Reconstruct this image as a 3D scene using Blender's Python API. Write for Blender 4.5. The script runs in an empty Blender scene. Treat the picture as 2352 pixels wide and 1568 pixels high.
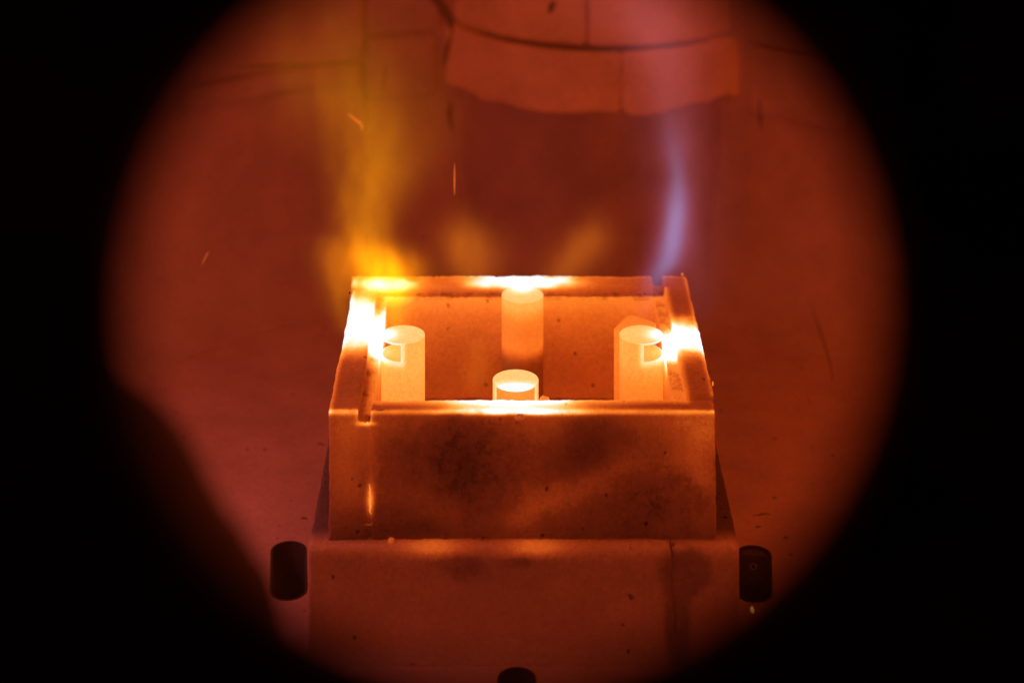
import bpy, bmesh, math, random
from mathutils import Vector, noise, Matrix
random.seed(7)
S = bpy.context.scene
COL = S.collection

# ------------------------------------------------------------------ camera
F_PX = 4450.0            # focal length in units of a 2352 px wide picture
VX, VY = 1163.0, -1150.0 # where the horizontal depth lines meet
CAM = Vector((0.0, -2.225, 1.0475))
cd = bpy.data.cameras.new('camera')
cam = bpy.data.objects.new('camera', cd); COL.objects.link(cam)
cam.location = CAM; cam.rotation_euler = (math.radians(90), 0, 0)
cd.sensor_width = 36.0; cd.lens = F_PX / 2352 * 36
cd.shift_x = (1176 - VX) / 2352
cd.shift_y = (VY - 784) / 2352
cd.clip_start = 0.02; cd.clip_end = 50
cd.dof.use_dof = True; cd.dof.focus_distance = 2.33
cd.dof.aperture_fstop = (cd.lens / 1000) / 0.030
S.camera = cam

def at(px, py, Y):
    d = Y - CAM.y
    return Vector(((px - VX) * d / F_PX, Y, CAM.z - (py - VY) * d / F_PX))

# ------------------------------------------------------------------ world, exposure
w = bpy.data.worlds.new('World'); S.world = w; w.use_nodes = True
w.node_tree.nodes['Background'].inputs[0].default_value = (0, 0, 0, 1)
w.node_tree.nodes['Background'].inputs[1].default_value = 0
S.view_settings.view_transform = 'Standard'; S.view_settings.look = 'None'
S.view_settings.exposure = 0; S.view_settings.gamma = 1
S.view_settings.use_curve_mapping = False
S.render.engine = 'CYCLES'
S.cycles.max_bounces = 6; S.cycles.diffuse_bounces = 4
S.cycles.volume_step_rate = 1.0; S.cycles.volume_max_steps = 128
S.cycles.use_adaptive_sampling = True

# ------------------------------------------------------------------ lamps
def lamp(name, kind, loc, energy, color, size=0.01, size_y=None, target=None):
    l = bpy.data.lights.new(name, kind); l.energy = energy; l.color = color
    if kind == 'AREA':
        l.size = size
        if size_y: l.shape = 'RECTANGLE'; l.size_y = size_y
    else: l.shadow_soft_size = size
    o = bpy.data.objects.new(name, l); COL.objects.link(o); o.location = loc
    if target is not None:
        o.rotation_euler = (Vector(target) - Vector(loc)).to_track_quat('-Z', 'Y').to_euler()
    return o
# red area lamp added above the load in place of an unseen glowing roof
lamp('roof_fill', 'AREA', (0.1, 0.3, 1.15), 3.2, (1.0, 0.165, 0.025), 1.3, 1.3, (0.0, 0.45, -0.2))
# unseen pink lamp added at the left to tint the hearth
lamp('left_pink_fill', 'AREA', (-0.68, 0.02, 0.20), 1.5, (1.0, 0.26, 0.34), 0.25, 0.20, (-0.38, 0.22, -0.27))
lamp('right_warm_fill', 'AREA', (0.65, -0.05, 0.6), 1.0, (1.0, 0.14, 0.03), 0.4, 0.4, (0.6, 0.5, -0.1))  # unseen warm lamp added to brighten the right wall
lamp('front_pink_fill', 'AREA', (-0.15, -0.75, -0.05), 0.22, (1.0, 0.26, 0.30), 0.3, 0.2, (0.0, 0.0, -0.2))  # unseen weak pink lamp added for the front faces
# the four burner jets on the rim
JETS = [(-0.168, 0.215, 0.018), (0.208, 0.200, 0.018), (0.014, 0.030, 0.012), (0.020, 0.352, 0.012)]
for j, e in zip(JETS, (0.030, 0.03, 0.010, 0.04)):
    lamp('burner_jet_glow', 'POINT', j, e, (1.0, 0.36, 0.07), 0.010)
lamp('yellow_flame_glow', 'POINT', (-0.160, 0.310, 0.03), 0.06, (1.0, 0.45, 0.05), 0.015)
lamp('inner_fire_glow', 'POINT', (0.02, 0.195, -0.06), 0.03, (1.0, 0.25, 0.03), 0.03)

# ------------------------------------------------------------------ node maths
class X:
    def __init__(s, nt, v): s.nt = nt; s.v = v
    def _op(s, op, *a):
        n = s.nt.nodes.new('ShaderNodeMath'); n.operation = op
        for i, q in enumerate((s,) + a):
            q = q.v if isinstance(q, X) else q
            if isinstance(q, (int, float)): n.inputs[i].default_value = q
            else: s.nt.links.new(q, n.inputs[i])
        return X(s.nt, n.outputs[0])
    def __add__(s, o): return s._op('ADD', o)
    __radd__ = __add__
    def __sub__(s, o): return s._op('SUBTRACT', o)
    def __rsub__(s, o): return (s * -1.0) + o
    def __mul__(s, o): return s._op('MULTIPLY', o)
    __rmul__ = __mul__
    def __truediv__(s, o): return s._op('DIVIDE', o)
    def pw(s, o): return s._op('POWER', o)
    def exp(s): return s._op('EXPONENT')
    def mx(s, o): return s._op('MAXIMUM', o)
    def mn(s, o): return s._op('MINIMUM', o)
    def ab(s): return s._op('ABSOLUTE')
    def step(s, a, b, c=0.0, d=1.0):
        n = s.nt.nodes.new('ShaderNodeMapRange'); n.interpolation_type = 'SMOOTHSTEP'
        s.nt.links.new(s.v, n.inputs[0])
        for i, q in zip((1, 2, 3, 4), (a, b, c, d)): n.inputs[i].default_value = q
        return X(s.nt, n.outputs[0])

class T:
    """a material under construction"""
    def __init__(s, name):
        s.m = bpy.data.materials.new(name); s.m.use_nodes = True
        s.nt = s.m.node_tree; s.nt.nodes.clear()
        s.out = s.nt.nodes.new('ShaderNodeOutputMaterial')
        g = s.nt.nodes.new('ShaderNodeNewGeometry'); s.pos = g.outputs['Position']
        sp = s.nt.nodes.new('ShaderNodeSeparateXYZ'); s.nt.links.new(s.pos, sp.inputs[0])
        s.x, s.y, s.z = (X(s.nt, sp.outputs[i]) for i in range(3))
    def noise(s, scale, detail=4, rough=0.55, stretch=None, off=0.0):
        n = s.nt.nodes.new('ShaderNodeTexNoise')
        n.inputs['Scale'].default_value = scale; n.inputs['Detail'].default_value = detail
        n.inputs['Roughness'].default_value = rough
        mp = s.nt.nodes.new('ShaderNodeMapping'); s.nt.links.new(s.pos, mp.inputs[0])
        mp.inputs['Location'].default_value = (off, off * 1.7, off * .6)
        if stretch: mp.inputs['Scale'].default_value = stretch
        s.nt.links.new(mp.outputs[0], n.inputs['Vector'])
        return X(s.nt, n.outputs[0])
    def voronoi(s, scale, stretch=None):
        n = s.nt.nodes.new('ShaderNodeTexVoronoi'); n.inputs['Scale'].default_value = scale
        mp = s.nt.nodes.new('ShaderNodeMapping'); s.nt.links.new(s.pos, mp.inputs[0])
        if stretch: mp.inputs['Scale'].default_value = stretch
        s.nt.links.new(mp.outputs[0], n.inputs['Vector'])
        return X(s.nt, n.outputs['Distance']), n.outputs['Color']
    def g(s, c, sg, x=None, y=None, z=None):
        """Gaussian round the point c with spread sg (None = unlimited)"""
        e = None
        for q, ci, si in zip((x or s.x, y or s.y, z or s.z), c, sg):
            if si is None: continue
            t = (q - ci) * (1.0 / si); t = t * t
            e = t if e is None else e + t
        return (e * -0.5).exp()
    def ramp(s, h, stops):
        n = s.nt.nodes.new('ShaderNodeValToRGB'); s.nt.links.new(h.v, n.inputs[0])
        el = n.color_ramp.elements
        while len(el) < len(stops): el.new(0.5)
        for e, (p, c) in zip(el, stops): e.position = p; e.color = (*c, 1)
        return n.outputs[0]

HEAT = [(0.0, (0, 0, 0)), (0.15, (0.020, 0.0022, 0.0004)), (0.3, (0.098, 0.0088, 0.0014)),
        (0.42, (0.285, 0.029, 0.0032)), (0.55, (0.64, 0.100, 0.008)), (0.68, (0.98, 0.235, 0.022)),
        (0.8, (1.0, 0.50, 0.095)), (0.9, (1.0, 0.80, 0.42)), (1.0, (1.0, 1.0, 1.0))]

def hot(name, base, heat, rough=0.9, fine=1.0, spots=0.0, bump=0.35, stain_or_shade=None, gain=1.0):
    """refractory: dull rough ceramic that glows with its local temperature (heat 0..1)"""
    t = T(name); nt = t.nt
    b = nt.nodes.new('ShaderNodeBsdfPrincipled'); nt.links.new(b.outputs[0], t.out.inputs[0])
    n1 = t.noise(14, 5); n2 = t.noise(160 * fine, 6, 0.7); n3 = t.noise(480, 2, 0.6)
    h = heat(t) + (n1 - 0.5) * 0.045 + (n2 - 0.5) * 0.075 + (n3 - 0.5) * 0.13
    tone = (n1 * 0.5 + n2 * 0.5).step(0.25, 0.75, 0.72, 1.15)
    if spots:
        d, c = t.voronoi(42)
        m = X(nt, c)  # random per cell
        sep = nt.nodes.new('ShaderNodeSeparateXYZ'); nt.links.new(c, sep.inputs[0])
        r = X(nt, sep.outputs[0])
        pit = ((d + (n2 - 0.5) * 0.40) - (r - 0.45).mx(0) * 0.18 * spots).step(0.0, 0.07, 1.0, 0.0) * r.step(0.45, 0.5)
        h = h - pit * 0.10; tone = tone * (1.0 - pit * 0.6)
    else: pit = None
    if stain_or_shade is not None:
        sm = stain_or_shade(t, n1, n2); h = h - sm * 0.10; tone = tone * (1.0 - sm * 0.55)
    mixn = nt.nodes.new('ShaderNodeMix'); mixn.data_type = 'RGBA'; mixn.blend_type = 'MULTIPLY'
    mixn.inputs[0].default_value = 1; mixn.inputs[6].default_value = (*base, 1)
    cc = nt.nodes.new('ShaderNodeCombineXYZ')
    for i in range(3): nt.links.new(tone.v, cc.inputs[i])
    nt.links.new(cc.outputs[0], mixn.inputs[7]); nt.links.new(mixn.outputs[2], b.inputs['Base Color'])
    b.inputs['Roughness'].default_value = rough
    b.inputs['Specular IOR Level'].default_value = 0.25
    h = h.mx(0.0).mn(1.2)
    nt.links.new(t.ramp(h.mn(1.0), HEAT), b.inputs['Emission Color'])
    st = h.step(0.9, 1.2, gain, 1.5)
    nt.links.new(st.v, b.inputs['Emission Strength'])
    bp = nt.nodes.new('ShaderNodeBump'); bp.inputs['Strength'].default_value = bump
    bp.inputs['Distance'].default_value = 0.002
    hh = n2 + n3 * 0.3
    if pit is not None: hh = hh - pit * 1.5
    nt.links.new(hh.v, bp.inputs['Height']); nt.links.new(bp.outputs[0], b.inputs['Normal'])
    return t.m

# ------------------------------------------------------------------ object helpers
def link(name, me, mat=None, parent=None, loc=None):
    o = bpy.data.objects.new(name, me); COL.objects.link(o)
    if mat: me.materials.clear(); me.materials.append(mat)
    if parent is not None: o.parent = parent
    if loc is not None: o.location = loc
    return o
def tag(o, label=None, cat=None, group=None, kind=None):
    for k, v in (('label', label), ('category', cat), ('group', group), ('kind', kind)):
        if v: o[k] = v
    return o
def empty(name, loc, label, cat, group=None):
    o = bpy.data.objects.new(name, None); COL.objects.link(o); o.location = loc
    o.empty_display_size = 0.02
    return tag(o, label, cat, group)
def evaluated(bm, mods, smooth=True, angle=None):
    """run modifiers over a bmesh and return the finished mesh"""
    me = bpy.data.meshes.new('work'); bm.to_mesh(me); bm.free()
    o = bpy.data.objects.new('work', me); COL.objects.link(o)
    for kind, kw in mods:
        m = o.modifiers.new('m', kind)
        for k, v in kw.items(): setattr(m, k, v)
    dg = bpy.context.evaluated_depsgraph_get(); dg.update()
    r = bpy.data.meshes.new_from_object(o.evaluated_get(dg))
    bpy.data.objects.remove(o); bpy.data.meshes.remove(me)
    if smooth: r.polygons.foreach_set('use_smooth', [True] * len(r.polygons))
    return r
def prism(bm, poly, a, b, axis='Y'):
    """extrude a 2-D outline between a and b along an axis"""
    def P(u, v, k):
        return {'Y': (u, k, v), 'X': (k, u, v), 'Z': (u, v, k)}[axis]
    A = [bm.verts.new(P(u, v, a)) for u, v in poly]; B = [bm.verts.new(P(u, v, b)) for u, v in poly]
    n = len(poly)
    bm.faces.new(A); bm.faces.new(B[::-1])
    for i in range(n): bm.faces.new((A[i], B[i], B[(i + 1) % n], A[(i + 1) % n]))
    bmesh.ops.recalc_face_normals(bm, faces=bm.faces[:])
    return bm
def rough_solid(bm, voxel, amp=0.0006, chip=0.0, seed=0.0, pits=0.0, wave=0.0):
    me = evaluated(bm, [('REMESH', dict(mode='VOXEL', voxel_size=voxel)),
                        ('SMOOTH', dict(factor=0.5, iterations=4))])
    N = [v.normal.copy() for v in me.vertices]
    for v, n in zip(me.vertices, N):
        p = v.co + Vector((seed, seed * .7, seed * 1.3))
        d = wave * noise.noise(p * 13) + amp * noise.noise(p * 45) + amp * 0.55 * noise.noise(p * 160) + amp * 0.3 * noise.noise(p * 420)
        if chip:
            # edges break more than faces: normals away from the axes
            e = 1.0 - max(abs(n.x), abs(n.y), abs(n.z))
            if e > 0.06:
                c = noise.noise(p * 70) * 0.6 + noise.noise(p * 24) * 0.6
                d -= chip * max(0.0, c - 0.08) * min(1, e * 5)
        if pits:
            k = noise.noise(p * 260)
            if k > 0.38: d -= pits * (k - 0.38)
        v.co += n * d
    me.update()
    return me
def move_origin(me, c):
    me.transform(Matrix.Translation(-Vector(c)))

# ------------------------------------------------------------------ materials
FIRE = (0.31, 0.155, 0.065)
def slab_heat(t):
    """temperature of the four slabs: hottest where each jet strikes the rim"""
    nz = t.noise(22, 3, 0.5, off=3.0); n = (nz - 0.5)
    xx = t.x + n * 0.03; yy = t.y + n * 0.05; zz = t.z
    h = t.g((0, 0, 0), (None, None, 0.035), z=zz) * 0.06 + 0.278
    inside = t.y.step(0.012, 0.03) * t.y.step(0.354, 0.350) * (t.x + 0.17).step(0.0, 0.012) * (t.x - 0.22).step(0.0, -0.012)
    h = h + inside * t.z.step(-0.12, -0.010, 0.13, 0.245)
    # jet prints on the rim
    def mark(c, sg, core, soft):
        q = t.g(c, sg, x=xx, y=yy); return q.step(0.18, 0.75) * core + q * soft
    h = h + mark((-0.186, 0.246 , 0.0), (0.034, 0.068, 0.045), 0.36, 0.34)
    h = h + mark((-0.150, 0.215, -0.012), (0.022, 0.045, 0.012), 0.25, 0.22)
    h = h + mark((0.228, 0.196, 0.0), (0.030, 0.042, 0.045), 0.34, 0.32)
    h = h + mark((0.198, 0.198, -0.012), (0.020, 0.030, 0.012), 0.25, 0.22)
    h = h + mark((0.008, 0.016, 0.0), (0.062, 0.022, 0.0035), 0.20, 0.34)
    h = h + t.g((0.008, 0.020, 0.0), (0.11, 0.030, 0.022), x=xx) * 0.10
    h = h + mark((0.022, 0.370, 0.0), (0.058, 0.024, 0.006), 0.26, 0.38)
    h = h + mark((-0.160, 0.362, 0.0), (0.036, 0.018, 0.009), 0.20, 0.32)
    h = h + t.g((0.02, 0.375, 0.0), (0.15, 0.03, 0.02), x=xx) * 0.15
    # thin hot arrises and the outer front of the rim
    h = h + (t.g((0, 0.001, -0.0005), (None, 0.0035, 0.0022)) * (0.08 + 0.36 * nz)
             + t.g((-0.2035, 0, 0), (0.003, None, 0.003)) * 0.20 + t.g((0.2425, 0, 0), (0.003, None, 0.003)) * 0.20)
    h = h + t.g((0, 0.3885, 0), (None, 0.003, 0.003)) * 0.2
    # front of the box: cooler lobes at either side of the middle, warm foot and corners
    front = t.y.step(0.006, 0.001)
    wx, wz = t.x + n * 0.05, t.z + (t.noise(30, 3, off=21) - 0.5) * 0.04
    def bar(cx, cz, ang, su, sv):
        c_, s_ = math.cos(ang), math.sin(ang)
        u = (wx - cx) * c_ + (wz - cz) * s_; v = (wz - cz) * c_ - (wx - cx) * s_
        return ((u * u) * (-0.5 / su ** 2) + (v * v) * (-0.5 / sv ** 2)).exp()
    h = h + front * (bar(0.075, -0.092, 0.45, 0.055, 0.014) * 0.11 + bar(-0.080, -0.110, -0.75, 0.034, 0.014) * 0.09
        + bar(0.015, -0.105, 1.4, 0.045, 0.020) * 0.06 + bar(0.225, -0.035, 1.5, 0.06, 0.028) * 0.135
        + bar(-0.185, -0.050, 1.57, 0.06, 0.024) * 0.11 + bar(0.13, -0.012, 0.0, 0.05, 0.008) * 0.03
        - bar(-0.050, -0.055, 1.3, 0.045, 0.036) * 0.155 - bar(0.095, -0.035, 0.9, 0.036, 0.024) * 0.135
        - bar(0.165, -0.112, 0.15, 0.055, 0.018) * 0.075 - bar(-0.13, -0.135, 0.0, 0.05, 0.016) * 0.09
        - t.g((0, 0, -0.150), (None, None, 0.015)) * 0.10)
    # the glowing seam between the left slab and the front slab
    h = h + front * (t.g((-0.1570, 0, -0.006), (0.0030, None, 0.007)) * 0.16 + t.g((-0.162, 0, -0.0140), (0.0065, None, 0.0018), x=t.x + n * 0.02) * (0.15 + 0.9 * nz * nz) + t.g((-0.171, 0, -0.006), (0.0025, None, 0.006)) * 0.12)
    h = h + front * t.g((-0.1560, 0, -0.06), (0.004, None, 0.05)) * 0.03
    h = h + front * t.g((-0.1560, 0, -0.103), (0.0035, None, 0.013)) * 0.30
    return h
def slab_stain(t, n1, n2):
    k = t.noise(60, 5, 0.75, off=9)
    a = t.g((-0.045, 0, -0.06), (0.05, None, 0.04)) + t.g((0.18, 0, -0.10), (0.045, None, 0.028)) * 0.9
    lip = (t.z + 0.0135).ab().step(0.003, 0.0015) * t.y.step(0.004, 0.012) * (t.y - 0.388).step(0.0, -0.004)
    return (k.step(0.46, 0.60) * (a.mn(1.0) * t.y.step(0.02, 0.01) * 0.55 + lip * 0.65 + 0.03)).mn(1.0)
M_slab = hot('glowing_fireclay_slab', FIRE, slab_heat, stain_or_shade=slab_stain, spots=0.7, bump=0.9)

def cyl_heat(cx, cy, sx, sy, kind):
    zf, zc = -0.0180, 0.0023
    def f(t):
        if kind == 'back': h = t.z.step(-0.035, 0.004, 0.60, 0.765) - t.z.step(-0.055, -0.090, 0.0, 0.45)
        elif kind == 'right': h = t.z.step(-0.10, 0.0, 0.58, 0.75)
        else: h = t.z.step(-0.12, 0.0, 0.68, 0.765)
        dx, dy = t.x - cx, t.y - cy
        r = (dx * dx + dy * dy).pw(0.5)
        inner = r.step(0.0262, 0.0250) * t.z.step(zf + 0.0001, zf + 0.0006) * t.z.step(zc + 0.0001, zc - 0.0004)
        off = dx * sx + dy * sy
        j = t.g((cx + sx * 0.024, cy + sy * 0.024, -0.007), (0.015, 0.016, 0.012) if kind != 'front' else (0.022, 0.013, 0.016))
        arris = t.g((0, 0, zf), (None, None, 0.0022)) * off.step(-0.001, 0.004) * r.step(0.0255, 0.027)
        core_in = r.step(0.0262, 0.0245) * t.z.step(zc + 0.0001, zc - 0.0004)
        ed = (0.0014 - off).mx(0.0); ez = (zf - t.z).mx(0.0) + (t.z - zc).mx(0.0)
        rim = ((ed * ed + ez * ez) * (-1.0 / 0.0075 ** 2)).exp() * r.step(0.0262, 0.0268) * (off - 0.0014 + 0.012).step(0.0, 0.011)
        h = h + rim * (0.0 if kind in ('front', 'back') else 0.15)
        j = j * (1.0 - core_in * 0.55)
        h = h + (j.step(0.05, 0.85) * 0.26 + j * 0.04 + arris * 0.0) * (1.0 - inner)
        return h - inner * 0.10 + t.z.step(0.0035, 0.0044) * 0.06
    return f
M_plinth = None
def plinth_heat_and_shade(t):
    n = t.noise(9, 3, off=5)
    h = 0.29 + t.g((0, -0.012, -0.148), (None, 0.03, 0.008)) * 0.06 - t.z.step(-0.152, -0.149) * t.y.step(-0.010, 0.03) * 0.10  # the drop on the top face paints the shade beside the box
    h = h + t.g((-0.085, -0.014, -0.149), (0.026, 0.03, 0.007)) * 0.17
    h = h + t.g((0.035, -0.014, -0.149), (0.026, 0.03, 0.007)) * 0.18
    inbox = t.y.step(0.040, 0.044) * t.y.step(0.349, 0.345) * (t.x + 0.158).step(0.0, 0.003) * (t.x - 0.198).step(0.0, -0.003) * t.z.step(-0.152, -0.149)
    return h + inbox * 0.28 + (n - 0.5) * 0.05 - t.z.step(-0.19, -0.30) * 0.03
def plinth_stain_and_shade(t, n1, n2):
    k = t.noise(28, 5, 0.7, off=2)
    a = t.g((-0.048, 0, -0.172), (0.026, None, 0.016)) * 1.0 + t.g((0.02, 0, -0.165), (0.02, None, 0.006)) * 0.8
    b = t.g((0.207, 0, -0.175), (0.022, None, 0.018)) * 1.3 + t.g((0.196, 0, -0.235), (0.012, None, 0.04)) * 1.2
    return ((a * 0.8 + b + (k - 0.5) * 1.2).step(0.25, 0.85) * 0.75).mx(t.z.step(-0.152, -0.149) * t.y.step(-0.008, 0.03) * (1.0 - t.y.step(0.040, 0.044) * (t.x + 0.158).step(0.0, 0.003) * (t.x - 0.198).step(0.0, -0.003)))  # last term paints shade on the block top around the box
M_plinth = hot('glowing_refractory_block', (0.33, 0.19, 0.14), plinth_heat_and_shade, spots=1.0, bump=0.9, stain_or_shade=plinth_stain_and_shade)
def lining_heat(t):
    return (0.282 + (t.noise(2.4, 3, off=4) - 0.5) * 0.10 + (t.noise(9, 4, 0.6, off=14) - 0.5) * 0.05
            - t.g((0.10, 1.0, 0.0), (0.34, 0.50, 0.40)) * 0.080 + t.g((0.75, 0.4, 0), (0.25, None, None)) * 0.045)
M_floor = hot('glowing_hearth', (0.36, 0.20, 0.16), lining_heat, spots=0.9, bump=0.35)
M_wall = hot('glowing_furnace_lining', (0.36, 0.22, 0.16), lining_heat, bump=0.4)
M_column = hot('glowing_column_brick', (0.36, 0.22, 0.18), lambda t: 0.345 + (t.noise(4, 3, off=8) - 0.5) * 0.10, bump=0.4)
M_core = hot('cooler_column_core', (0.34, 0.20, 0.15), lining_heat, bump=0.4)
M_port_lining = hot('dark_port_lining', (0.045, 0.026, 0.02), lambda t: 0.07 + t.x * 0.0, bump=0.3)  # even near-black for the port sleeves and bottoms
M_joint = hot('shaded_joint', (0.08, 0.045, 0.035), lambda t: 0.21 + t.x * 0.0, bump=0.2)
M_port = hot('scaled_dark_metal', (0.06, 0.035, 0.028), lambda t: 0.10 + t.x * 0.0, bump=0.3)
M_door = hot('cold_door_lining', (0.045, 0.03, 0.024), lambda t: 0.0 + t.x * 0.0, bump=0.2)
M_door.node_tree.nodes  # stays unlit: no heat on the cold door
M_crumb = hot('hot_ceramic_crumb', (0.4, 0.28, 0.2), lambda t: 0.46 + t.x * 0.0)
M_ember = hot('white_hot_ember', (0.3, 0.15, 0.06), lambda t: 0.72 + t.x * 0.0)
M_glint = hot('hot_yellow_crumb', (0.3, 0.15, 0.06), lambda t: 0.64 + t.x * 0.0)
M_spark = hot('orange_hot_filament', (0.4, 0.3, 0.2), lambda t: 0.52 + t.x * 0.0)

# ------------------------------------------------------------------ hearth floor with its three oblong ports
FZ = -0.272
def slot_outline(cx, cy, r, L, ang, n=14):
    """obround centred at cx, cy: half width r, full length L, long axis turned by ang from +Y"""
    pts = []
    for sgn in (1, -1):
        for i in range(n + 1):
            a = math.pi * i / n if sgn > 0 else math.pi + math.pi * i / n
            pts.append((r * math.cos(a), sgn * (L / 2 - r) + r * math.sin(a)))
    ca, sa = math.cos(ang), math.sin(ang)
    return [(cx + x * ca - y * sa, cy + x * sa + y * ca) for x, y in pts]
def port(px, ytop, ybot, r):
    def Yon(py): return (CAM.z - FZ) * F_PX / (py - VY) + CAM.y
    y1, y0 = Yon(ytop), Yon(ybot); c = (y0 + y1) / 2
    cx = (px - VX) * (c - CAM.y) / F_PX
    return cx, c, r, y1 - y0, -math.atan2(cx, c - CAM.y)
PORTS = [port(663, 1243, 1378, 0.0215), port(1731, 1253, 1383, 0.0215), port(1187, 1532, 1668, 0.0205)]
bm = bmesh.new()
outer = [(-1.1, -1.2), (1.1, -1.2), (1.1, 1.25), (-1.1, 1.25)]
ov = [bm.verts.new((x, y, FZ)) for x, y in outer]
es = [bm.edges.new((ov[i], ov[(i + 1) % 4])) for i in range(4)]
loops = []
for p in PORTS:
    pv = [bm.verts.new((x, y, FZ)) for x, y in slot_outline(*p)]
    loops.append(pv); es += [bm.edges.new((pv[i], pv[(i + 1) % len(pv)])) for i in range(len(pv))]
bmesh.ops.triangle_fill(bm, use_beauty=True, edges=es)
for f in bm.faces[:]:
    if f.normal.z < 0: f.normal_flip()
# drop any face that closes a port
for f in bm.faces[:]:
    c = f.calc_center_median()
    for p in PORTS:
        dx, dy = c.x - p[0], c.y - p[1]
        u = dx * math.cos(-p[4]) - dy * math.sin(-p[4]); v = dx * math.sin(-p[4]) + dy * math.cos(-p[4])
        if abs(u) < p[2] * 0.999 and abs(v) < p[3] / 2 - p[2] * 0.4 and all(any(vv in lp for lp in loops) for vv in f.verts):
            bm.faces.remove(f); break
me = bpy.data.meshes.new('hearth'); bm.to_mesh(me); bm.free()
floor = tag(link('furnace_floor', me, M_floor), kind='structure')

plabels = ['dark oblong burner port in the hearth, left of the block, empty inside',
           'dark oblong port in the hearth, right of the block, with a small round hole',
           'dark round topped port at the foot of the block, cut by the picture edge']
for i, p in enumerate(PORTS):
    r = empty('burner_port', (p[0], p[1], FZ), plabels[i], 'burner port', 'oblong ports in the hearth')
    # sleeve: the lining of the pocket, its rim 1 mm proud
    bm = bmesh.new(); a = slot_outline(0, 0, p[2] + 0.0012, p[3] + 0.0024, p[4]); b = slot_outline(0, 0, p[2] - 0.0015, p[3] - 0.003, p[4])
    zt, zb = 0.0006, -0.075
    rng = [[bm.verts.new((x, y, z)) for x, y in q] for q, z in ((a, zb), (a, zt), (b, zt), (b, zb))]
    n = len(a)
    for k in range(4):
        A, B = rng[k], rng[(k + 1) % 4]
        for j in range(n): bm.faces.new((A[j], A[(j + 1) % n], B[(j + 1) % n], B[j]))
    bmesh.ops.recalc_face_normals(bm, faces=bm.faces[:])
    me = bpy.data.meshes.new('sleeve'); bm.to_mesh(me); bm.free(); link('sleeve', me, M_port_lining, r)
    bm = bmesh.new(); prism(bm, slot_outline(0, 0, p[2] - 0.0017, p[3] - 0.0034, p[4]), -0.080, -0.0745 if i else -0.0745, 'Z')
    me = bpy.data.meshes.new('bottom_plate'); bm.to_mesh(me); bm.free(); link('bottom_plate', me, M_port_lining, r)
    if i == 1:
        # end block with its round gas hole, at the far end of the pocket
        ca, sa = math.cos(p[4]), math.sin(p[4])
        yy = p[3] / 2 - p[2] * 0.75
        bm = bmesh.new()
        N = 24; rr = 0.0030; zc = -0.017
        hw, h0, h1 = 0.0195, -0.040, -0.003
        ring = [(rr * math.cos(2 * math.pi * k / N), zc + rr * math.sin(2 * math.pi * k / N)) for k in range(N)]
        box = []
        for k in range(N):
            cx_, sz_ = math.cos(2 * math.pi * k / N), math.sin(2 * math.pi * k / N)
            q = min(hw / abs(cx_) if abs(cx_) > 1e-6 else 9, (h1 - zc) / sz_ if sz_ > 1e-6 else ((h0 - zc) / sz_ if sz_ < -1e-6 else 9))
            box.append((cx_ * q, zc + sz_ * q))
        V = [[bm.verts.new((u * ca - y * sa, u * sa + y * ca, v)) for u, v in q] for q, y in
             ((ring, yy + 0.02), (ring, yy), (box, yy), (box, yy + 0.02))]
        for k in range(3):
            for j in range(N): bm.faces.new((V[k][j], V[k][(j + 1) % N], V[k + 1][(j + 1) % N], V[k + 1][j]))
        bmesh.ops.recalc_face_normals(bm, faces=bm.faces[:])
        me = bpy.data.meshes.new('end_block'); bm.to_mesh(me); bm.free(); link('end_block', me, M_port, r)
        bm = bmesh.new()
        for k in range(20):
            pass
        ra, rb = 0.0031, 0.0046
        R1 = [bm.verts.new(((ra * math.cos(a_)) * ca - (yy - 0.001) * sa, ra * math.cos(a_) * sa + (yy - 0.001) * ca, zc + ra * math.sin(a_))) for a_ in [2 * math.pi * k / 20 for k in range(20)]]
        R2 = [bm.verts.new(((rb * math.cos(a_)) * ca - (yy - 0.0004) * sa, rb * math.cos(a_) * sa + (yy - 0.0004) * ca, zc + rb * math.sin(a_))) for a_ in [2 * math.pi * k / 20 for k in range(20)]]
        R3 = [bm.verts.new(((ra * math.cos(a_)) * ca - (yy + 0.006) * sa, ra * math.cos(a_) * sa + (yy + 0.006) * ca, zc + ra * math.sin(a_))) for a_ in [2 * math.pi * k / 20 for k in range(20)]]
        for j in range(20):
            bm.faces.new((R1[j], R1[(j + 1) % 20], R2[(j + 1) % 20], R2[j])); bm.faces.new((R1[j], R1[(j + 1) % 20], R3[(j + 1) % 20], R3[j]))
        me = bpy.data.meshes.new('hole_rim'); bm.to_mesh(me); bm.free(); link('hole_rim', me, M_joint, r)

# ------------------------------------------------------------------ furnace wall: horseshoe of lining with a cove at its foot
bm = bmesh.new()
prof = []   # (inset from wall, z)
for i in range(9):
    a = math.pi / 2 * i / 8; prof.append((0.22 * (1 - math.sin(a)), FZ + 0.22 * (1 - math.cos(a)) + 0.001))
for z in (0.05, 0.16, 0.28, 0.40, 0.52, 0.65, 0.8, 1.0, 1.25): prof.append((0.0, z))
NA = 72; grid = []
for k in range(NA + 1):
    a = math.radians(-50 + 280 * k / NA)
    col = []
    for ins, z in prof:
        rx, ry = 0.88 - ins, 0.86 - ins
        wob = 0.006 * noise.noise(Vector((a * 3, z * 6, 1)))
        col.append(bm.verts.new(((rx + wob) * math.cos(a), 0.32 + (ry + wob) * math.sin(a), z)))
    grid.append(col)
for k in range(NA):
    for j in range(len(prof) - 1): bm.faces.new((grid[k][j], grid[k + 1][j], grid[k + 1][j + 1], grid[k][j + 1]))
bmesh.ops.recalc_face_normals(bm, faces=bm.faces[:])
me = bpy.data.meshes.new('furnace_wall'); bm.to_mesh(me); bm.free()
me.polygons.foreach_set('use_smooth', [True] * len(me.polygons))
wall = tag(link('furnace_wall', me, M_wall), kind='structure')

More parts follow.
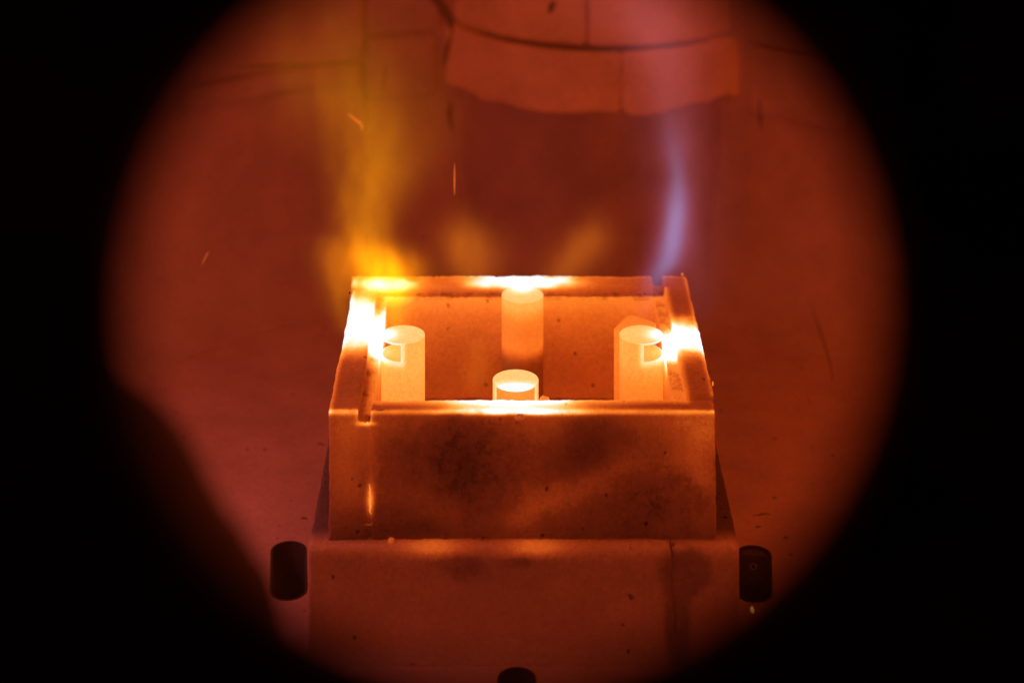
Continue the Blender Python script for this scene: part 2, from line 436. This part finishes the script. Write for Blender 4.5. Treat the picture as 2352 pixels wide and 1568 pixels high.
# large lining bricks standing proud of the wall, with open joints
def wall_brick(a0, a1, z0, z1, proud, seed):
    bm = bmesh.new(); n = 10; rows = []
    for k in range(n + 1):
        a = math.radians(a0 + (a1 - a0) * k / n)
        r0, r1 = 1.0, 1.0
        o_ = []
        for ins in (-0.03, proud):
            for z in ((z0, z1) if ins < 0 else (z1, z0)):
                o_.append(bm.verts.new(((0.88 - ins) * math.cos(a), 0.32 + (0.86 - ins) * math.sin(a), z)))
        rows.append(o_)
    for k in range(n):
        for j in range(4): bm.faces.new((rows[k][j], rows[k][(j + 1) % 4], rows[k + 1][(j + 1) % 4], rows[k + 1][j]))
    bm.faces.new(rows[0]); bm.faces.new(rows[-1][::-1])
    bmesh.ops.recalc_face_normals(bm, faces=bm.faces[:])
    me = rough_solid(bm, 0.008, 0.0016, 0.01, seed)
    link('brick', me, M_wall, wall)
def ang_of(px, Y=1.12):
    p = at(px, 100, Y); return math.degrees(math.atan2((p.y - 0.32) / 0.86, p.x / 0.88))
Zat = lambda py, Y: at(1163, py, Y).z
for (x0, x1, y0, y1, pr, sd) in ((300, 838, 212, 156, 0.016, 1), (300, 838, 150, -60, 0.022, 2),
                                 (846, 1010, 250, 100, 0.012, 4), (846, 1010, 92, -60, 0.024, 5), (1752, 2100, 246, 90, 0.022, 6), (1752, 2100, 84, -60, 0.018, 7)):
    wall_brick(ang_of(x0), ang_of(x1), Zat(y0, 1.1), Zat(y1, 1.1), pr, sd)

# ------------------------------------------------------------------ round brick column at the back
CC = Vector((0.175, 1.305))
col = empty('brick_column', (CC.x, CC.y, FZ), 'round brick column behind the fire box, its projecting ring of bricks out of focus', 'column')
def ring_brick(name, r0, r1, a0, a1, z0, z1, mat, seed, vox=0.006, wave=0.0):
    bm = bmesh.new(); n = 18; rows = []
    for k in range(n + 1):
        a = math.radians(a0 + (a1 - a0) * k / n); o_ = []
        for r, z in ((r0, z0), (r1, z0), (r1, z1), (r0, z1)):
            zz = z + (wave * noise.noise(Vector((a * 4.0, seed, 0))) if z == z0 else 0)
            o_.append(bm.verts.new((r * math.cos(a), r * math.sin(a), zz - FZ)))
        rows.append(o_)
    for k in range(n):
        for j in range(4): bm.faces.new((rows[k][j], rows[k][(j + 1) % 4], rows[k + 1][(j + 1) % 4], rows[k + 1][j]))
    bm.faces.new(rows[0]); bm.faces.new(rows[-1][::-1])
    bmesh.ops.recalc_face_normals(bm, faces=bm.faces[:])
    me = rough_solid(bm, vox, 0.0015, 0.012, seed)
    return link(name, me, mat, col)
# shaft
bm = bmesh.new()
sp = [(0.278, 0.66), (0.282, 0.30), (0.284, 0.20)] + [(0.284 + 0.16 * (1 - math.cos(a)), 0.16 * (1 - math.sin(a)) + 0.0015) for a in [math.pi / 2 * k / 8 for k in range(9)]]
NS = 72; rows = [[bm.verts.new(((q + 0.004 * noise.noise(Vector((math.cos(a) * 3, math.sin(a) * 3, z * 9)))) * math.cos(a), q * math.sin(a), z)) for a in [2 * math.pi * k / NS for k in range(NS)]] for q, z in sp]
for A, B in zip(rows, rows[1:]):
    for k in range(NS): bm.faces.new((A[k], A[(k + 1) % NS], B[(k + 1) % NS], B[k]))
bm.faces.new(rows[0]); bmesh.ops.recalc_face_normals(bm, faces=bm.faces[:])
me = evaluated(bm, []); sh = link('shaft', me, M_core, col)
zb0, zb1 = Zat(266, 0.995), Zat(122, 0.995)
zt1 = 0.42
for k, (a0, a1) in enumerate(((192, 273.0), (273.6, 350))):
    ring_brick('brick', 0.22, 0.310, a0, a1, zb0, zb1, M_column, 3.1 + k, wave=0.032)
for k, (a0, a1) in enumerate(((188, 207.2), (208.2, 261.5), (262.5, 350))):
    ring_brick('brick', 0.22, 0.296, a0, a1, zb1 + 0.006, zt1, M_column, 7.3 + k)

# ------------------------------------------------------------------ plinth: one block, cracked through
Z0 = -0.1475; PX0, PX1, PY0, PY1 = -0.2265, 0.266, -0.015, 0.44
pl = empty('refractory_block', (0.02, 0.2, FZ), 'wide cracked refractory block carrying the fire box', 'block')
crack = [(-0.1475, 0.1875), (-0.160, 0.1905), (-0.171, 0.190), (-0.180, 0.1875), (-0.190, 0.190), (-0.197, 0.1885), (-0.207, 0.1925), (-0.215, 0.1925), (-0.232, 0.1930), (-0.245, 0.1918), (-0.258, 0.1925), (-0.272, 0.194)]
crack = [(z, x + 0.0012 * noise.noise(Vector((z * 300, 0, 0)))) for z, x in crack]
def half(left):
    zt = Z0
    if left:
        poly = [(PX0, FZ + 0.001), (PX0, zt)] + [(x - 0.0011, z) for z, x in crack][:-1] + [(crack[-1][1] - 0.0002, FZ + 0.001)]
    else:
        poly = [(PX1, FZ + 0.001), (PX1, zt - 0.0004)] + [(x + 0.0012, z - (0.0004 if i == 0 else 0)) for i, (z, x) in enumerate(crack)][:-1] + [(crack[-1][1] + 0.0002, FZ + 0.001)]
    bm = bmesh.new(); prism(bm, poly, PY0, PY1)
    bmesh.ops.triangulate(bm, faces=[f for f in bm.faces if len(f.verts) > 4])
    me = rough_solid(bm, 0.0022, 0.0007, 0.004, 2.2 if left else 2.2, pits=0.004)
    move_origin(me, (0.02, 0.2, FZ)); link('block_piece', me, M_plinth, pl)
half(True); half(False)
# sloping bead of mortar along the foot of the block
bm = bmesh.new()
prism(bm, [(PY0 + 0.004, FZ - 0.004), (PY0 + 0.004, FZ + 0.022), (PY0 + 0.0005, FZ + 0.022)] + [(PY0 - 0.018 * (1 - math.cos(a)), FZ + 0.018 * (1 - math.sin(a)) + 0.0006) for a in [math.pi / 2 * k / 6 for k in range(7)]] + [(PY0 - 0.019, FZ - 0.004)], PX0 + 0.001, PX1 - 0.001, 'X')
me = rough_solid(bm, 0.002, 0.0012, 0.0, 5.5); move_origin(me, (0.02, 0.2, FZ)); link('mortar_bead', me, M_plinth, pl)

# ------------------------------------------------------------------ the fire box: four rebated slabs
LIP, ST, TH = 0.013, 0.0325, 0.046   # rebate depth, outer wall, whole thickness
BZ = Z0 + 0.0008
def slab(name_, poly, a, b, axis, base, label, seed):
    bm = bmesh.new(); prism(bm, poly, a, b, axis)
    me = rough_solid(bm, 0.0019, 0.0009, 0.014, seed, pits=0.006, wave=0.0012)
    move_origin(me, base)
    o = link(name_, me, M_slab, None, base)
    tag(o, label, 'slab', 'slabs forming the fire box')
    return o
xl = -0.2035
slab('firebrick_slab', [(xl, BZ), (xl, 0), (xl + ST, 0), (xl + ST, -LIP), (xl + TH, -LIP), (xl + TH, BZ)], 0.0, 0.3445, 'Y', (xl + .02, .17, BZ),
     'left wall slab of the glowing box, rebated rim white hot towards the back', 1.0)
slab('firebrick_slab', [(0.0, BZ), (0.0, 0), (0.0285, 0), (0.0285, -LIP), (0.042, -LIP), (0.042, BZ)], xl + TH + 0.0010, 0.2408, 'X', (0.04, .02, BZ),
     'front wall slab of the glowing box with a white hot streak along its top', 2.0)
bm = bmesh.new(); prism(bm, [(xl + TH - 0.002, BZ + 0.001), (xl + TH - 0.002, -0.020), (xl + TH - 0.0005, -0.017), (xl + TH + 0.0025, -0.004), (xl + TH + 0.003, BZ + 0.001)], 0.0009, 0.03)
me = rough_solid(bm, 0.0009, 0.0004, 0.0, 8.0); move_origin(me, (0.04, .02, BZ))
link('seam_cement', me, M_slab, [o for o in COL.objects if o.name.startswith('firebrick_slab')][-1])
xr = 0.243
slab('firebrick_slab', [(xr, BZ), (xr, 0), (xr - ST, 0), (xr - ST, -LIP), (xr - TH, -LIP), (xr - TH, BZ)], 0.0432, 0.3890, 'Y', (xr - .02, .2, BZ),
     'right wall slab of the glowing box, rim white hot beside the notched cylinder', 3.0)
slab('firebrick_slab', [(0.389, BZ), (0.389, 0), (0.360, 0), (0.360, -LIP), (0.347, -LIP), (0.347, BZ)], -0.2074, xr - TH - 0.001, 'X', (0.0, .37, BZ),
     'back wall slab of the glowing box, farthest from the viewer', 4.0)

# ------------------------------------------------------------------ burner cylinders, each with a slot cut below its top
def cylinder(cx, cy, dirx, diry, chord, label, kind='left'):
    R = 0.0272; zt = 0.0045; zc = zt - 0.0022; zf = zt - 0.0225; zb = BZ
    bm = bmesh.new(); N = 96
    dv = Vector((dirx, diry))
    def ring(z, r=R): return [bm.verts.new((r * math.cos(2 * math.pi * i / N), r * math.sin(2 * math.pi * i / N), z - zb)) for i in range(N)]
    # body (below slot), web (the uncut segment), cap
    def seg_outline(r):
        pts = []
        base = math.atan2(diry, dirx); h = math.acos(max(-1, min(1, chord)))
        m = 64
        for i in range(m + 1):
            a = base + h + (2 * math.pi - 2 * h) * i / m
            pts.append((r * math.cos(a), r * math.sin(a)))
        return pts
    full = [(R * math.cos(2 * math.pi * i / N), R * math.sin(2 * math.pi * i / N)) for i in range(N)]
    prism(bm, full, 0.0, zf - zb, 'Z')
    prism(bm, seg_outline(R - 0.00004), zf - zb - 0.001, zc - zb + 0.0004, 'Z')
    prism(bm, full, zc - zb, zt - zb, 'Z')
    me = evaluated(bm, [('BEVEL', dict(width=0.0005, segments=2, limit_method='ANGLE', angle_limit=math.radians(50)))])
    me.polygons.foreach_set('use_smooth', [True] * len(me.polygons))
    me.set_sharp_from_angle(angle=math.radians(40))
    t = hot('glowing_alumina_cylinder', (0.34, 0.18, 0.06), cyl_heat(cx, cy, dirx, diry, kind), rough=0.7, bump=0.03)
    o = link('burner_cylinder', me, t, None, (cx, cy, zb))
    tag(o, label, 'cylinder', 'glowing cylinders inside the box')
cylinder(-0.1290, 0.1950, -1, 0, 0.05, 'glowing cylinder against the left slab, notched on its left side')
cylinder(0.1685, 0.1950, 1, 0, 0.05, 'glowing cylinder against the right slab, notched on its right side', 'right')
cylinder(0.0110, 0.0712, 0, -1, 0.46, 'short looking glowing cylinder behind the front slab, wide notch facing the viewer', 'front')
cylinder(0.0212, 0.3170, 0, 1, 0.3, 'tall glowing cylinder against the back slab, top lost in white glare', 'back')

# cradle block behind the right-hand cylinder
bm = bmesh.new()
c = (0.1685, 0.1950); rr = 0.0288
pts = [(0.1355, 0.2160), (0.1362, 0.2200), (0.1545, 0.2560), (0.1585, 0.2590), (0.1640, 0.2575), (0.1860, 0.2400), (0.1900, 0.2330)]
for i in range(9):
    a = math.radians(55 + (142 - 55) * i / 8); pts.append((c[0] + rr * math.cos(a), c[1] + rr * math.sin(a)))
prism(bm, pts, BZ, 0.002, 'Z')
me = evaluated(bm, [('BEVEL', dict(width=0.0012, segments=2, limit_method='ANGLE', angle_limit=math.radians(35)))])
me.set_sharp_from_angle(angle=math.radians(40)); move_origin(me, (0.16, 0.235, BZ))
M_cradle = hot('glowing_cradle_block', (0.34, 0.18, 0.07), lambda t: t.z.step(-0.12, 0.0, 0.56, 0.635), bump=0.15)
tag(link('cradle_block', me, M_cradle, None, (0.16, 0.235, BZ)), 'glowing angular block with a pointed corner behind the right cylinder', 'block')

# ------------------------------------------------------------------ crumbs
def crumb(name, p, r, mat, label, cat='crumb', group=None, sq=(1, 1, 0.7)):
    bm = bmesh.new(); bmesh.ops.create_icosphere(bm, subdivisions=3, radius=r)
    for v in bm.verts:
        d = 1 + 0.45 * noise.noise(v.co * (1.1 / r) + Vector((p[0] * 90, p[1] * 50, 0)))
        v.co = Vector((v.co.x * sq[0], v.co.y * sq[1], v.co.z * sq[2])) * d
    me = bpy.data.meshes.new(name); bm.to_mesh(me); bm.free()
    me.polygons.foreach_set('use_smooth', [True] * len(me.polygons))
    return tag(link(name, me, mat, None, p), label, cat, group)
p = at(1193, 957, -0.0012); crumb('ceramic_crumb', p, 0.0055, M_crumb, 'small crumb stuck to the front slab just under the white streak', sq=(1, .45, .65))
p = at(898, 1257, -0.0035); p.z = Z0 + 0.002; crumb('ceramic_crumb', p, 0.0036, M_crumb, 'orange crumb lying on the ledge of the cracked block, left of the middle')
p = at(1632, 884, 0.07); p.x = 0.2445; p.z = 0.0005; crumb('ceramic_crumb', p, 0.0018, M_glint, 'tiny bright crumb on the outer edge of the right slab', sq=(.6, 1, 1.5))
crumb('ceramic_crumb', (0.0445, 0.046, -0.0075), 0.0055, M_glint, 'bright crumb beside the front cylinder, against the front slab', sq=(1, .8, .8))
crumb('ceramic_crumb', at(1567, 630, 0.386), 0.0014, M_glint, 'bright speck on the back end of the right slab under the blue flame', sq=(1, 1, 1.2))
p = at(1728, 1389, 0.075); p.z = FZ + 0.002; crumb('ember', p, 0.0026, M_ember, 'bright ember on the hearth at the near end of the right port', 'ember', sq=(.9, 1.6, 1.1))

# grit swept against the foot of the box and lying about the hearth
bm = bmesh.new(); gr = random.Random(5)
for k in range(150):
    if k < 70: x, y, z = gr.uniform(-0.22, 0.26), -0.001 - abs(gr.gauss(0, 0.0045)), Z0
    elif k < 90: x, y, z = gr.choice((gr.uniform(-0.224, -0.207), gr.uniform(0.246, 0.262))), gr.uniform(0, 0.2), Z0
    else:
        x = gr.choice((-1, 1)) * gr.uniform(0.27, 0.5); y = gr.uniform(-0.02, 0.7); z = FZ
    if y < PY0 + 0.001 and z == Z0: continue
    q = gr.uniform(0.0005, 0.0013) * (1.5 if z == FZ else 1)
    mt = Matrix.Translation((x, y, z + q * 0.4)) @ Matrix.Rotation(gr.uniform(0, 6), 4, 'Z') @ Matrix.Diagonal((gr.uniform(.8, 1.8), 1, .7, 1))
    bmesh.ops.create_icosphere(bm, subdivisions=1, radius=q, matrix=mt)
me = bpy.data.meshes.new('grit'); bm.to_mesh(me); bm.free()
tag(link('grit', me, M_plinth), 'fine dark grit scattered at the foot of the box and over the hearth', 'grit', kind='stuff')

# molten fibre in the seam crack
def filament(name, pts, r, mat, label, cat, parent=None, group=None):
    bm = bmesh.new(); n = 6; rows = []
    P = [Vector(q) for q in pts]
    for i, q in enumerate(P):
        d = (P[min(i + 1, len(P) - 1)] - P[max(i - 1, 0)]).normalized()
        u = d.cross(Vector((0, 1, 0.01))).normalized(); v = d.cross(u)
        k = r * (0.25 + math.sin(math.pi * (i + 0.3) / (len(P) - 0.4)))
        rows.append([bm.verts.new(q + (u * math.cos(2 * math.pi * j / n) + v * math.sin(2 * math.pi * j / n)) * k) for j in range(n)])
    for i in range(len(P) - 1):
        for j in range(n): bm.faces.new((rows[i][j], rows[i][(j + 1) % n], rows[i + 1][(j + 1) % n], rows[i + 1][j]))
    bm.faces.new(rows[0][::-1]); bm.faces.new(rows[-1])
    bmesh.ops.recalc_face_normals(bm, faces=bm.faces[:])
    me = bpy.data.meshes.new(name); bm.to_mesh(me); bm.free()
    me.polygons.foreach_set('use_smooth', [True] * len(me.polygons))
    o = link(name, me, mat, parent)
    if parent is None: tag(o, label, cat, group)
    return o
filament('glowing_fibre', [at(x, y, -0.0012) for x, y in ((848, 1112), (850, 1122), (849, 1132), (851, 1142), (849.5, 1152), (851, 1164), (849, 1172), (853, 1181))], 0.0007,
         M_ember, 'bright fibre in the seam low on the front of the box', 'fibre')
filament('glowing_fibre', [at(x, y, -0.0010) for x, y in ((838, 1204), (843, 1203.5), (848, 1205), (852, 1203), (856, 1200))], 0.0003,
         M_crumb, 'faint fibre near the bottom left of the front of the box', 'fibre')
SG = 'glowing sparks in the furnace air'
filament('spark', [at(1044, y, 0.35) for y in range(375, 452, 9)], 0.0007, M_spark, 'thin upright orange spark above the back slab, left of the column', 'spark', group=SG)
filament('spark', [at(x, y, 0.5) for x, y in ((480, 578), (475, 585), (469, 596), (464, 607))], 0.0005, M_spark, 'tiny slanting spark at the far left of the furnace', 'spark', group=SG)
filament('spark', [at(x, y, 0.6) for x, y in ((800, 262), (808, 268), (818, 277), (828, 283), (832, 290), (830, 300))], 0.0011, M_spark, 'bent yellow spark in the upper left flame', 'spark', group=SG)

# dark open joints and hairline cracks in the lining, laid on the surfaces they split
from mathutils.bvhtree import BVHTree
def bvh(o, off=Vector((0, 0, 0))):
    return BVHTree.FromPolygons([v.co + off for v in o.data.vertices], [list(p.vertices) for p in o.data.polygons])
TREES = [bvh(floor), bvh(wall)] + [bvh(o) for o in wall.children] + [bvh(o, col.location) for o in col.children]
def on_lining(px, py):
    d = (at(px, py, 1.0) - CAM).normalized(); best = None
    for tr in TREES:
        h = tr.ray_cast(CAM, d)
        if h[0] is not None and (best is None or h[3] < best[1]): best = (h[0], h[3])
    return best[0] if best else at(px, py, 1.1)
def crack_line(pts, r, parent=wall, name='open_joint'):
    P = []
    for a, b in zip(pts, pts[1:]):
        for k in range(4):
            q = k / 4; P.append((a[0] * (1 - q) + b[0] * q + random.uniform(-1.5, 1.5), a[1] * (1 - q) + b[1] * q + random.uniform(-1.5, 1.5)))
    P.append(pts[-1])
    filament(name, [on_lining(x, y) for x, y in P], r * 0.55, M_joint, '', '', parent)
crack_line([(560, 153), (640, 150), (702, 148)], 0.0030)
crack_line([(620, 214), (700, 210)], 0.0022)
crack_line([(840, 150), (838, 210), (842, 262), (836, 300)], 0.0032)
crack_line([(884, 150), (880, 215)], 0.0026)
crack_line([(1745, 225), (1744, 262), (1750, 300)], 0.0035)
def column_gap(pts, Y, r):
    P = [on_lining(x, y) - col.location for x, y in pts]
    filament('open_joint', P, r, M_joint, '', '', col)
def on_ring(x, rad):   # points lying on the front of the ring at picture column x
    lo = 0.7
    for k in range(600):
        Y = lo + k * 0.001; p = at(x, 0, Y)
        if (p.x - CC.x) ** 2 + (Y - CC.y) ** 2 <= rad * rad: return p.x, Y
    return None
pp = [on_ring(x, 0.302) for x in range(1050, 1640, 24)]
filament('open_joint', [Vector((q[0], q[1], zb1 + 0.004)) - col.location for q in pp if q], 0.0034, M_joint, '', '', col)
column_gap([(975, -20), (1000, 0), (1020, 22), (1034, 48), (1040, 72)], 0.97, 0.0075)
column_gap([(1040, 72), (1030, 110), (1020, 150)], 0.99, 0.004)
column_gap([(1262, 30), (1268, 14), (1274, 4)], 0.97, 0.005)
column_gap([(1034, 235), (1033, 262), (1038, 300)], 0.97, 0.0035)
crack_line([(1858, 690), (1880, 745), (1898, 800), (1910, 850), (1914, 878)], 0.0020, floor, 'crack')
crack_line([(1852, 905), (1862, 930)], 0.0012, floor, 'crack')
crack_line([(1728, 1184), (1750, 1180), (1772, 1182)], 0.0022, floor, 'crack')
crack_line([(1735, 1212), (1748, 1208)], 0.0024, floor, 'crack')
crack_line([(728, 1020), (748, 1021)], 0.0022, floor, 'crack')
crack_line([(692, 1190), (706, 1192)], 0.0030, floor, 'crack')

# ------------------------------------------------------------------ flames: burning gas as glowing volumes
def fcurve(t, h, pts):
    n = t.nt.nodes.new('ShaderNodeFloatCurve'); t.nt.links.new(h.v, n.inputs['Value'])
    c = n.mapping.curves[0]
    while len(c.points) < len(pts): c.points.new(0.5, 0.5)
    for q, (a, b) in zip(c.points, pts): q.location = (a, b)
    n.mapping.update(); return X(t.nt, n.outputs[0])
def flame(label, knots, core, halo, cat='flame', wob=0.35, seed=0.0, patch=0.5, group=None):
    """knots: (point, spread, strength) from root to tip; the gas glows round the line through them"""
    z0, z1 = knots[0][0].z, knots[-1][0].z
    xs = [k[0].x for k in knots]; ys = [k[0].y for k in knots]
    xa, xb = min(xs) - 1e-3, max(xs) + 1e-3; ya, yb = min(ys) - 1e-3, max(ys) + 1e-3
    sm = max(k[1] for k in knots) * 1.02; im = max(k[2] for k in knots) * 1.02
    t = T('burning_gas'); nt = t.nt
    u = (t.z - z0) / (z1 - z0)
    us = [(k[0].z - z0) / (z1 - z0) for k in knots]
    cx = fcurve(t, u, [(a, (x - xa) / (xb - xa)) for a, x in zip(us, xs)]) * (xb - xa) + xa
    cy = fcurve(t, u, [(a, (y - ya) / (yb - ya)) for a, y in zip(us, ys)]) * (yb - ya) + ya
    sg = fcurve(t, u, [(a, k[1] / sm) for a, k in zip(us, knots)]) * sm
    st = fcurve(t, u, [(a, k[2] / im) for a, k in zip(us, knots)]) * im
    n1 = t.noise(18, 3, 0.55, (1, 1, 0.5), off=seed); n2 = t.noise(55, 5, 0.65, (1, 1, 0.35), off=seed + 3)
    dx = (t.x - cx) / sg + (n1 - 0.5) * wob * 4; dy = (t.y - cy) / sg
    r2 = dx * dx + dy * dy
    g1 = (r2 * -0.9).exp(); g2 = (r2 * -2.6).exp()
    mod = (n1 * 0.5 + n2 * 0.5).step(0.5 - 0.28, 0.5 + 0.22, 1.0 - patch, 1.0 + patch)
    edge = r2.step(5.5, 3.2)
    out = None
    for colr, gg in ((halo, g1), (core, g2)):
        e = nt.nodes.new('ShaderNodeEmission'); e.inputs[0].default_value = (*colr, 1)
        nt.links.new((gg * st * mod * edge).v, e.inputs[1])
        if out is None: out = e.outputs[0]
        else:
            a = nt.nodes.new('ShaderNodeAddShader'); nt.links.new(out, a.inputs[0]); nt.links.new(e.outputs[0], a.inputs[1]); out = a.outputs[0]
    nt.links.new(out, t.out.inputs['Volume'])
    # envelope mesh following the same line
    bm = bmesh.new(); n = 20; rows = []; M = 28
    def lerp(q):
        for i in range(len(us) - 1):
            if q <= us[i + 1] + 1e-6:
                k = (q - us[i]) / (us[i + 1] - us[i]); A, B = knots[i], knots[i + 1]
                return A[0].lerp(B[0], k), A[1] * (1 - k) + B[1] * k
    for i in range(M + 1):
        q = i / M; c_, s_ = lerp(q); R = s_ * 2.5 * (0.35 + 0.65 * min(1, q * 9 + 0.15)) * (1.0 if q < 0.93 else 0.75)
        rows.append([bm.verts.new((c_.x + R * math.cos(2 * math.pi * j / n), c_.y + R * math.sin(2 * math.pi * j / n), z0 + (z1 - z0) * q)) for j in range(n)])
    for i in range(M):
        for j in range(n): bm.faces.new((rows[i][j], rows[i][(j + 1) % n], rows[i + 1][(j + 1) % n], rows[i + 1][j]))
    bm.faces.new(rows[0][::-1]); bm.faces.new(rows[-1])
    bmesh.ops.recalc_face_normals(bm, faces=bm.faces[:])
    base = knots[0][0]
    me = bpy.data.meshes.new('flame'); bm.to_mesh(me); bm.free(); move_origin(me, base)
    o = link('flame', me, t.m, None, base)
    return tag(o, label, cat, group)
YEL, YHA = (1.0, 0.46, 0.0), (1.0, 0.255, 0.0)
Yf = 0.325
flame('broad yellow flame rising from the back left corner of the box',
      [(at(905, 700, Yf), 0.014, 1), (at(882, 640, Yf), 0.038, 17), (at(866, 600, Yf), 0.038, 14), (at(838, 550, Yf), 0.030, 6.5), (at(842, 470, Yf), 0.038, 3.3),
       (at(872, 380, Yf), 0.050, 1.8), (at(850, 290, Yf), 0.074, 1.05), (at(800, 180, Yf), 0.088, 0.55), (at(780, 60, Yf), 0.09, 0.18), (at(750, -80, Yf), 0.09, 0.0)],
      YEL, YHA, seed=1.0, wob=0.55, patch=0.85)
flame('dim yellow flame lapping down the outside of the left slab',
      [(at(792, 770, 0.27), 0.010, 0.0), (at(785, 700, 0.27), 0.018, 3.0), (at(770, 620, 0.27), 0.022, 3.0), (at(765, 540, 0.27), 0.022, 0.0)],
      (1.0, 0.33, 0.0), YHA, seed=5.0)
flame('low yellow flame inside the back left corner behind the left cylinder',
      [(at(905, 790, 0.29), 0.010, 0.0), (at(905, 735, 0.30), 0.018, 11), (at(905, 690, 0.31), 0.020, 9), (at(895, 650, 0.315), 0.02, 0.0)],
      (1.0, 0.36, 0.0), YHA, seed=8.0)
flame('faint yellow flame behind the back slab, left of the tall cylinder',
      [(at(1100, 660, 0.40), 0.02, 0.5), (at(1085, 610, 0.41), 0.040, 2.0), (at(1072, 560, 0.41), 0.042, 2.2), (at(1060, 500, 0.41), 0.028, 0.8), (at(1055, 455, 0.41), 0.02, 0.0)],
      (1.0, 0.32, 0.01), (1.0, 0.20, 0.01), seed=11.0, wob=.25)
flame('faint yellow flame behind the back slab, right of the tall cylinder',
      [(at(1285, 660, 0.40), 0.018, 0.5), (at(1305, 610, 0.41), 0.036, 1.9), (at(1345, 560, 0.41), 0.034, 2.2), (at(1368, 510, 0.41), 0.024, 0.9), (at(1380, 455, 0.41), 0.02, 0.0)],
      (1.0, 0.32, 0.01), (1.0, 0.20, 0.01), seed=14.0, wob=.25)
flame('slender blue and violet flame at the back right corner of the box',
      [(at(1470, 760, 0.33), 0.014, 0.0), (at(1485, 690, 0.35), 0.016, 2.0), (at(1508, 640, 0.36), 0.020, 6), (at(1538, 590, 0.36), 0.022, 9.5), (at(1552, 520, 0.36), 0.020, 11),
       (at(1557, 450, 0.36), 0.019, 7.5), (at(1556, 400, 0.36), 0.016, 5), (at(1550, 320, 0.36), 0.022, 1.5), (at(1548, 240, 0.36), 0.02, 0.0)],
      (0.0, 0.42, 0.90), (0.30, 0.09, 0.22), seed=17.0, wob=.18, patch=.2)
flame('wide pale violet haze of burnt gas above the blue flame',
      [(at(1600, 760, 0.37), 0.015, 0.0), (at(1590, 660, 0.37), 0.034, 1.1), (at(1570, 520, 0.37), 0.042, 1.5), (at(1562, 380, 0.37), 0.042, 1.9), (at(1545, 250, 0.37), 0.044, 1.9), (at(1530, 130, 0.37), 0.05, 1.8),
       (at(1490, 40, 0.37), 0.07, 1.4), (at(1470, -60, 0.37), 0.08, 0.0)],
      (0.34, 0.11, 0.14), (0.32, 0.09, 0.13), seed=21.0, wob=.2, patch=.3)
flame('dim wisp of yellow fire in the middle of the box',
      [(at(1090, 905, 0.15), 0.010, 0.0), (at(1090, 860, 0.15), 0.020, 1.6), (at(1095, 815, 0.15), 0.018, 1.6), (at(1098, 775, 0.15), 0.012, 0.0)],
      (1.0, 0.34, 0.02), YHA, seed=25.0, wob=.5)

# ------------------------------------------------------------------ furnace door with its slanting inspection port
door = empty('furnace_door', (0, -1.62, 0.45), 'dark furnace door seen from outside, its round inspection port filling the view', 'door')
def loop_at(d, cx, cy, rpx, n=96):
    c = at(cx, cy, CAM.y + d); r = rpx * d / F_PX
    return [Vector((c.x + r * math.cos(2 * math.pi * i / n), c.y, c.z + r * math.sin(2 * math.pi * i / n))) for i in range(n)]
bm = bmesh.new()
d0, d1 = 0.540, 0.465
L = [[bm.verts.new(p - door.location) for p in q] for q in (loop_at(d0, 1159, 702, 845), loop_at(d1, 1159, 702, 892))]
n = 96
def frame_loop(d, grow):
    c = at(1155, 690, CAM.y + d); out = []
    for i in range(n):
        a = 2 * math.pi * i / n; k = grow / max(abs(math.cos(a)), abs(math.sin(a)))
        out.append(bm.verts.new(Vector((c.x + k * math.cos(a), c.y, c.z + k * math.sin(a))) - door.location))
    return out
O1, O0 = frame_loop(d1, 0.36), frame_loop(d0, 0.36)
for A, B in ((L[0], L[1]), (L[1], O1), (O1, O0), (O0, L[0])):
    for j in range(n): bm.faces.new((A[j], A[(j + 1) % n], B[(j + 1) % n], B[j]))
bmesh.ops.recalc_face_normals(bm, faces=bm.faces[:])
me = bpy.data.meshes.new('door_plate'); bm.to_mesh(me); bm.free()
link('door_plate', me, M_door, door)
# broken lump of lining at the lower left inside the port
bm = bmesh.new()
dl = 1.0
edge = [(200, 600), (250, 780), (300, 862), (370, 915), (420, 975), (470, 1060), (520, 1150), (580, 1235), (630, 1310), (655, 1400), (672, 1480), (690, 1600)]
outl = [(x, y) for x, y in edge] + [(700, 1750), (200, 1500), (40, 1100), (60, 700)]
A = [bm.verts.new(at(x, y, CAM.y + dl) - door.location) for x, y in outl]
B = [bm.verts.new(at(x, y, CAM.y + dl) + Vector((0, -0.05, 0.02)) - door.location) for x, y in outl]
bm.faces.new(A); bm.faces.new(B[::-1])
for j in range(len(A)): bm.faces.new((A[j], B[j], B[(j + 1) % len(A)], A[(j + 1) % len(A)]))
bmesh.ops.recalc_face_normals(bm, faces=bm.faces[:])
me = rough_solid(bm, 0.004, 0.001, 0.0, 4)
M_lump = hot('lining_painted_glow', (0.10, 0.06, 0.045), lambda t: 0.18 + t.x * 0.0, bump=0.3)  # faint emission painted in for the brown light on the lump
link('lining_lump', me, M_lump, door)
